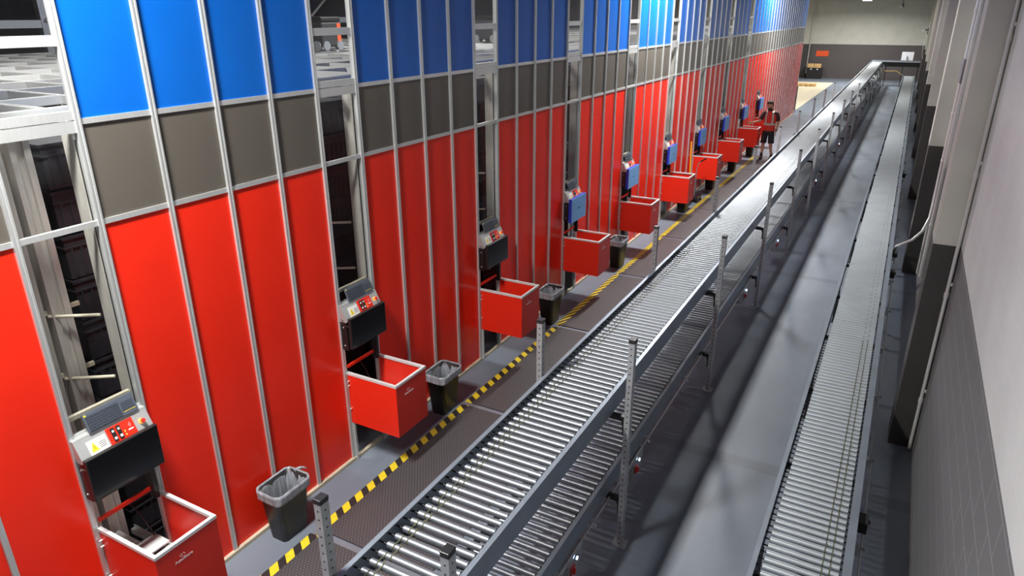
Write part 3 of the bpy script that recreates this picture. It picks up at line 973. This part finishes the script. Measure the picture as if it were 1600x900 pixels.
for i, (x, y, l) in enumerate(spots):
    o = bk if i == 0 else copy_tree(bk)
    o.location = (x, y, 0); o['label'] = 'black wastebasket lined with a grey bag, %s' % l
# tied bag corner on the nearest one
MB().tube([(-.05, .19, .50), (-.02, .225, .52), (.0, .25, .515), (.015, .265, .50)], [.022, .014, .009, .004], 8).build('bag_corner', 'liner', bk)

# ------------------------------------------------------------------ broom, trolley, coil, pole
t = thing('broom', 'yellow-handled broom leaning against the red wall past the sixth picking station', 'broom', (-4.14, 16.3, 0))
MB().cyl((0, 0, .09), (-.06, .02, 1.50), .013, 10).build('handle', 'broom', t)
MB().box(-.05, .05, -.15, .15, .06, .1).box(-.04, .04, -.14, .14, 0, .06).build('brush', 'black', t)
t = thing('hand_trolley', 'small trolley with a bent silver handle and black base by the sixth station', 'trolley', (-4.13, 16.75, 0))
MB().tube([(0, 0, .1), (0, .02, .75), (.03, .04, .92), (.12, .05, 1.0)], .012, 8).build('handle', 'galv', t)
MB().tube([(.07, .045, .96), (.20, .06, 1.05)], .018, 8).build('grip', 'black', t)
MB().box(-.12, .14, -.2, .2, .07, .14).build('base', 'black', t, bevel=.01)
for sx in (-.1, .12):
    for sy in (-.16, .16):
        MB().cyl((sx-.015, sy, .035), (sx+.015, sy, .035), .035, 12).build('wheel', 'black', t)
t = thing('coiled_hoses', 'heap of dark grey coiled hose on the floor left of the conveyor past the person', 'hose', (-3.05, 27.0, 0))
cp = MB()
for q in range(5):
    rr_ = .42-.03*q; pts = []
    for a in range(24):
        an = 2*PI*a/24
        pts.append((rr_*math.cos(an)*.7+random.uniform(-.02, .02), rr_*math.sin(an)*1.6+random.uniform(-.02, .02), .03+q*.05+.02*math.sin(an*3+q)))
    cp.tube(pts, .03, 8, closed=True)
cp.build('coil', 'black', t)
t = thing('barrier_post', 'thin black post with pale foot just past the end of the panelled wall', 'post', (-4.45, 35.3, 0))
MB().cyl((0, 0, .06), (0, 0, 1.15), .035, 10).build('pole', 'black', t)
MB().cyl((0, 0, 0), (0, 0, .06), .09, 16).build('foot', 'aluw', t)

# ------------------------------------------------------------------ far end
def q4(name, pts, z, h, m, label, cat):
    vs = [(x, y, z) for x, y in pts]+[(x, y, z+h) for x, y in pts]
    o = MB().add(vs, [(3, 2, 1, 0), (4, 5, 6, 7), (0, 1, 5, 4), (1, 2, 6, 5), (2, 3, 7, 6), (3, 0, 4, 7)]).build(name, m)
    return tag(o, label, cat)
q4('beige_floor_mat', [(-11, 30.5), (-4.45, 36.2), (-4.3, 51.3), (-11, 51.3)], 0, .01, 'beige', 'large beige floor covering beyond the end of the panelled wall', 'floor covering')
for i in range(5):
    o = MB().box(-.13, .13, -.2, .2, 0, .16).build('wooden_block', 'wood', bevel=.01)
    o.location = (-6.35+i*.30, 48.2, .011)
    tag(o, 'pale wooden block on the beige floor, %s of the five in the row' % ['leftmost', 'second from left', 'middle', 'second from right', 'rightmost'][i], 'wooden block', 'wooden blocks on the beige floor')
t = thing('black_crate', 'black crate standing on the floor against the dark back wall', 'crate', (-5.88, 54.2, 0))
MB().box(-.48, .48, -.25, .25, .0, .72).build('body', 'black', t, bevel=.01)
MB().box(-.51, .51, -.28, .28, .66, .70).build('rim', 'black', t)
for x in (-.2, .2):
    MB().box(x-.05, x+.05, -.30, -.28, .60, .67).build('latch', 'aluw', t)
for i, x in enumerate((-6.14, -5.70)):
    o = MB().box(-.21, .21, -.2, .2, 0, .26).box(-.22, .22, -.21, .21, .1, .14).build('wooden_box', 'wood', bevel=.01)
    o.location = (x, 54.2, .725)
    tag(o, 'pale wooden box on top of the black crate, %s one' % ('left' if i == 0 else 'right'), 'box', 'wooden boxes on the crate')
for i, (z, a) in enumerate(((0, 0), (.14, .12))):
    o = MB().box(-.35, .35, -.2, .2, 0, .12).build('folded_sack', 'paper', bevel=.03)
    o.location = (-7.0, 52.6, z+.001); o.rotation_euler = (0, 0, a)
    tag(o, 'pale folded sack near the back wall, %s of the pair' % ('lower' if i == 0 else 'upper'), 'sack', 'folded sacks')
o = MB().box(-6.02, -5.22, YB-.03, YB-.004, 1.44, 1.80).build('wall_sign', 'orange'); tag(o, 'small orange-red sign on the dark back wall above the crate', 'sign')
o = MB().box(-.68, -.03, 51.2, 51.215, 1.50, 2.0).build('notice_sheet', 'paper'); tag(o, 'white notice sheet standing above the far cross conveyor', 'notice')
o2 = MB().box(-.40, -.36, 51.022, 51.19, 1.3, 1.5).box(-.40, -.36, 51.16, 51.2, 1.3, 1.75).build('sheet_bracket', 'galv', o)
# vertical conduits on the back-wall pilaster
for x, zb in ((-7.45, 1.1), (-6.46, .3)):
    o = MB().tube([(x, YB-.5, zb), (x, YB-.5, ZC-.02)], .03, 8).build('wall_conduit', 'pipe')
    tag(o, 'pale vertical conduit %s the back wall column' % ('left of' if x < -7 else 'right of'), 'conduit', 'conduits by the back column')
# security camera on the last pilaster
t = thing('security_camera', 'black and white security camera on the right wall near the far end', 'camera', (.45, 49.4, 3.3))
MB().box(-.02, .018, -.08, .08, -.22, .12).build('mount_plate', 'black', t)
MB().tube([(-.01, 0, .0), (-.12, -.05, .02), (-.2, -.1, -.03)], .03, 8).build('arm', 'black', t)
MB().cyl((-.18, .0, -.03), (-.26, -.32, -.12), .07, 12).build('camera_body', 'aluw', t)
o = MB().tube([(.46, 49.35, 3.1), (.36, 49.3, 2.6), (.36, 49.3, 2.1), (.462, 49.35, 1.7)], .012, 6).build('camera_cable', 'pipe'); tag(o, 'pale cable looping down from the security camera', 'cable')
# sprinkler pendant near far ceiling
t = thing('ceiling_sensor', 'small pale sensor hanging on a stem near the top of the back wall', 'sensor', (-1.12, 50, 4.55))
MB().cyl((0, 0, .1), (0, 0, ZC-4.55), .025, 8).build('stem', 'jbox', t)
MB().cyl((0, 0, 0), (0, 0, .22), .10, 14, r1=.07).build('head', 'jbox', t)
MB().cyl((0, 0, -.03), (0, 0, 0), .04, 10).build('tip', 'aluw', t)

# ------------------------------------------------------------------ conduits on the right wall
def conduit(x, y, z0, z1, r, label, n=4):
    t = thing('wall_conduit', label, 'conduit', (x, y, z0), 'conduits on the right wall')
    MB().cyl((0, 0, 0), (0, 0, z1-z0), r, 12).build('tube', 'pipe', t)
    for i in range(n):
        z = (z1-z0)*(i+.5)/n
        MB().cyl((0, 0, z-.025), (0, 0, z+.025), r*1.35, 12).build('coupling', 'pipe', t)
        MB().box(-.004, XW-x-.001, -.012-r*0, .012, z+.10, z+.13).build('wall_strap', 'pipe', t)
    return t
conduit(.672, 7.44, .02, ZC-.01, .017, 'grey conduit running up the corner by the nearest pilaster', 6)
conduit(.655, 11.5, .6, ZC-.01, .028, 'fat pale conduit in the bay between the first and second pilasters', 4)
t = thing('flexible_conduit', 'bent pale flexible conduit reaching from the wall down to the wall-side conveyor', 'conduit', (0, 0, 0))
MB().tube([(.648, 12.12, 1.95), (.645, 12.08, 1.6), (.63, 12.0, 1.38), (.56, 11.7, 1.24), (.45, 11.6, 1.12), (.36, 11.7, 1.03), (.30, 12.0, .90), (.282, 12.45, .75), (.282, 12.75, .60)], .02, 10).build('hose', 'pipe', t)
MB().cyl((.282, 12.75, .52), (.282, 12.75, .62), .03, 12).build('connector', 'galv', t)
MB().box(.248, .33, 12.65, 12.85, .50, .55).build('connector_block', 'black', t)
t = thing('junction_box', 'dark grey junction box mounted on the conduits of the right wall', 'junction box', (.645, 12.2, 0))
MB().box(-.03, .054, -.36, .30, 3.36, 3.68).build('box', 'jbox', t, bevel=.01)
for dy, z0 in ((-.08, 1.9), (.08, .4)):
    MB().cyl((.0, dy, z0), (.0, dy, 3.36), .018, 10).build('drop_tube', 'pipe', t)
    MB().cyl((.0, dy, 3.68), (.0, dy, ZC-.01), .018, 10).build('riser_tube', 'pipe', t)
for z in (2.2, 2.9, 4.3):
    MB().box(-.02, .054, -.11, .11, z, z+.03).build('tube_strap', 'pipe', t)

# ------------------------------------------------------------------ the person
def ell(c, rx, ry, n=18, ang=0, pw=2.0, tilt=0):
    pts = []
    for i in range(n):
        a = 2*PI*i/n
        ca, sa = math.cos(a), math.sin(a)
        x = rx*math.copysign(abs(ca)**(2/pw), ca); y = ry*math.copysign(abs(sa)**(2/pw), sa)
        pts.append((c[0]+x, c[1]+y, c[2]))
    return pts
def skin_mesh(name, verts, edges, radii, m, parent, sub=2):
    me = bpy.data.meshes.new(name+'_src'); me.from_pydata([tuple(v) for v in verts], edges, [])
    o = bpy.data.objects.new(name+'_src', me); C.objects.link(o)
    o.modifiers.new('skin', 'SKIN')
    sl = me.skin_vertices[0].data
    for i, r in enumerate(radii):
        sl[i].radius = (r, r) if not isinstance(r, tuple) else r
    sl[0].use_root = True
    s = o.modifiers.new('sub', 'SUBSURF'); s.levels = sub; s.render_levels = sub
    dg = bpy.context.evaluated_depsgraph_get()
    out = bpy.data.meshes.new_from_object(o.evaluated_get(dg))
    bpy.data.objects.remove(o)
    out.materials.clear(); out.materials.append(M[m])
    for p in out.polygons: p.use_smooth = True
    r = bpy.data.objects.new(name, out); C.objects.link(r); r.parent = parent
    return r
# local frame: faces -Y, his right is -X. stands at origin
pr = thing('person', 'bearded person in red reflective vest and black shorts reaching towards a picking station', 'person', (-3.55, 22.95, .015))
V = []; E_ = []; R_ = []
def add(p, r, parent=None):
    V.append(p); R_.append(r)
    if parent is not None: E_.append((parent, len(V)-1))
    return len(V)-1
pel = add((0, 0, .95), (.14, .11))
ab = add((0, .0, 1.12), (.135, .105), pel)
ch = add((0, .01, 1.32), (.155, .115), ab)
ne = add((-.005, 0, 1.47), .062, ch)
nk = add((-.02, -.03, 1.54), .055, ne)
# legs
kn = {}
for s, fx, fy in ((-1, -.13, .0), (1, .16, .05)):
    h_ = add((s*.09, 0, .88), .092, pel)
    k_ = add((s*.11, -.02, .49), .060, h_)
    c_ = add((s*.12+.0, .01, .36), .056, k_)
    a_ = add((fx, fy+.02, .10), .036, c_)
    f_ = add((fx, fy-.08, .05), .036, a_)
    add((fx, fy-.16, .04), .030, f_)
# arms : right (image left) reaches toward -X, left hangs
hands = {}
sr = add((-.17, .01, 1.41), .06, ch)
er = add((-.27, -.10, 1.17), .043, sr)
wr = add((-.47, -.20, 1.12), .027, er)
sl_ = add((.17, .01, 1.41), .06, ch)
el_ = add((.245, .03, 1.13), .043, sl_)
wl_ = add((.225, -.06, .88), .027, el_)
def hand(w, d, dn, side):
    # palm then 4 fingers and a thumb; d: direction, dn: sideways across the palm
    d = Vector(d).normalized(); dn = Vector(dn).normalized(); cu = d.cross(dn)*side
    p = Vector(V[w]); pm_ = add(tuple(p+d*.045), (.030, .018), w)
    for q, ln in enumerate((.070, .078, .073, .058)):
        b0 = p+d*.085+dn*(-.030+.020*q)
        i0 = add(tuple(p+d*.06+dn*(-.020+.014*q)), .011, pm_)
        i1 = add(tuple(b0), .0095, i0)
        i2 = add(tuple(b0+d*ln*.5+cu*.010), .0085, i1)
        add(tuple(b0+d*ln*.9+cu*.030), .0075, i2)
    t0 = add(tuple(p+d*.03-dn*.032), .012, pm_)
    t1 = add(tuple(p+d*.065-dn*.050+cu*.01), .010, t0)
    add(tuple(p+d*.095-dn*.055+cu*.02), .008, t1)
hand(wr, (-1, -.35, -.15), (0, -.3, 1), 1)
hand(wl_, (-.05, -.15, -1), (0, 1, -.1), 1)
body = skin_mesh('body', V, E_, R_, 'skin', pr, 2)
# head, turned to his right (towards -X) and looking down
hd = bpy.data.objects.new('head', None)
def head_mesh():
    mb_ = MB()
    rings = []
    prof = [(-.115, .030, .035, -.02), (-.10, .050, .052, -.02), (-.075, .062, .072, -.012), (-.04, .069, .086, -.004), (0, .074, .094, 0), (.04, .077, .098, .004), (.075, .073, .094, .008), (.10, .058, .076, .010), (.118, .034, .045, .010), (.124, .008, .01, .010)]
    for z, rx, ry, oy in prof:
        ring = []
        for i in range(24):
            a = 2*PI*i/24
            x, y = rx*math.cos(a), oy+ry*math.sin(a)
            front = math.sin(a) < -.9
            if front and -.045 < z < -.0: y -= .012        # nose/lip area
            if -.02 < z < .03 and abs(math.cos(a)) > .2 and math.sin(a) < -.75: y += .008   # eye sockets
            ring.append((x, y, z))
        rings.append(ring)
    mb_.loft(rings)
    # nose
    mb_.loft([[(-.010, -.088, .02), (.010, -.088, .02), (.006, -.094, .02), (-.006, -.094, .02)], [(-.015, -.090, -.022), (.015, -.090, -.022), (.009, -.117, -.020), (-.009, -.117, -.020)], [(-.010, -.090, -.032), (.010, -.090, -.032), (.006, -.100, -.032), (-.006, -.100, -.032)]])
    for s in (-1, 1):
        mb_.loft([ell((s*.076, .004, z), r*.4, r, 10) for z, r in ((-.035, .006), (-.02, .014), (.0, .019), (.02, .020), (.032, .010))])
    return mb_
Rh = Matrix.Rotation(math.radians(-38), 4, 'Z') @ Matrix.Rotation(math.radians(22), 4, 'X')
Th = Matrix.Translation((-.035, -.05, 1.635))
def place(o):
    for v in o.data.vertices: v.co = (Th @ Rh) @ v.co
    return o
face = place(head_mesh().build('head', 'skin', pr))
ey = MB()
for s in (-1, 1):
    ey.loft([ell((s*.030, -.082, z), r, r*.5, 8) for z, r in ((.001, .004), (.006, .011), (.011, .012), (.016, .004))])
place(ey.build('eye', 'eye', pr))
hr = MB()
rings = []
for z, rx, ry, oy in ((.0, .080, .062, .048), (.03, .083, .070, .044), (.06, .084, .082, .034), (.085, .080, .100, .014), (.112, .064, .092, .006), (.138, .040, .060, .004), (.148, .010, .014, .004)):
    rings.append(ell((0, oy, z), rx, ry, 20))
hr.loft(rings)
hr.loft([ell((0, .035, z), rx, ry, 16) for z, rx, ry in ((-.07, .050, .055), (-.03, .068, .064), (.01, .079, .068))])
place(hr.build('hair', 'hair', pr))
bd = MB()
rings = []
for z, rx, ry, oy in ((-.175, .018, .018, -.07), (-.15, .040, .040, -.055), (-.115, .056, .056, -.045), (-.075, .067, .070, -.030), (-.048, .071, .078, -.022)):
    rings.append(ell((0, oy, z), rx, ry, 18))
bd.loft(rings)
place(bd.build('beard', 'hair', pr))
mo = MB().box(-.022, .022, -.106, -.098, -.058, -.051); place(mo.build('mouth', 'estop', pr))
# shirt sleeves + shirt
sh = MB()
sh.loft([ell((0, 0, .93), .165, .125, 20), ell((0, 0, 1.1), .160, .120, 20), ell((0, .005, 1.3), .188, .130, 20), ell((0, .005, 1.40), .185, .118, 20), ell((0, 0, 1.455), .13, .09, 20), ell((-.005, 0, 1.49), .07, .065, 20)], True, True)
sh.tube([(-.13, .01, 1.41), (-.19, -.01, 1.37), (-.24, -.06, 1.27), (-.262, -.085, 1.21)], [.068, .072, .066, .064], 12)
sh.tube([(.13, .01, 1.41), (.19, .012, 1.37), (.222, .02, 1.26), (.238, .025, 1.18)], [.068, .072, .066, .064], 12)
sh.build('shirt', 'shirt', pr)
ve = MB()
ve.loft([ell((0, 0, .88), .186, .142, 24), ell((0, 0, 1.0), .180, .138, 24), ell((0, .0, 1.12), .176, .134, 24), ell((0, .005, 1.3), .198, .141, 24), ell((0, .005, 1.38), .172, .132, 24), ell((0, .005, 1.435), .145, .108, 24), ell((0, .0, 1.47), .10, .085, 24)], False, False)
ve.build('safety_vest', 'vest', pr)
rf = MB()
rf.loft([ell((0, 0, 1.05), .184, .142, 24), ell((0, 0, 1.11), .183, .141, 24)], False, False)
rf.build('reflective_band', 'reflect', pr)
rf = MB()
for s in (-1, 1):
    rf.add([(s*.075, -.139, 1.11), (s*.125, -.122, 1.11), (s*.125, -.124, 1.30), (s*.075, -.142, 1.30), (s*.11, -.090, 1.44), (s*.065, -.118, 1.44), (s*.10, .0, 1.482), (s*.06, .0, 1.492)], [(0, 1, 2, 3), (3, 2, 4, 5), (5, 4, 6, 7)])
o = rf.build('reflective_strap', 'reflect', pr); sd = o.modifiers.new('s', 'SOLIDIFY'); sd.thickness = .004; sd.offset = 0
so = MB()
so.loft([ell((0, 0, .80), .178, .135, 24), ell((0, 0, .90), .172, .130, 24), ell((0, 0, .98), .165, .124, 24)], True, True)
for s in (-1, 1):
    so.loft([ell((s*.115, -.01, .50), .092, .098, 18), ell((s*.105, -.005, .62), .092, .102, 18), ell((s*.090, 0, .80), .094, .112, 18), ell((s*.085, 0, .88), .088, .112, 18)], True, True)
so.build('shorts', 'shorts', pr)
for s, fx, fy in ((-1, -.13, .0), (1, .16, .05)):
    fo = MB()
    fo.loft([ell((fx, fy-.05, .0), .048, .135, 16, pw=2.6), ell((fx, fy-.05, .025), .052, .140, 16, pw=2.6), ell((fx, fy-.04, .06), .047, .120, 16), ell((fx, fy-.0, .09), .044, .075, 16), ell((fx, fy+.02, .14), .042, .045, 16)])
    fo.build('shoe', 'shoe', pr)
    MB().loft([ell((fx, fy+.02, .13), .040, .042, 14), ell((fx, fy+.02, .19), .042, .044, 14)]).build('sock', 'shoe', pr)
MB().loft([ell((.228, -.048, .90), .034, .034, 14), ell((.229, -.045, .93), .035, .035, 14)]).build('wristwatch', 'black', pr)
bpy.context.view_layer.update()
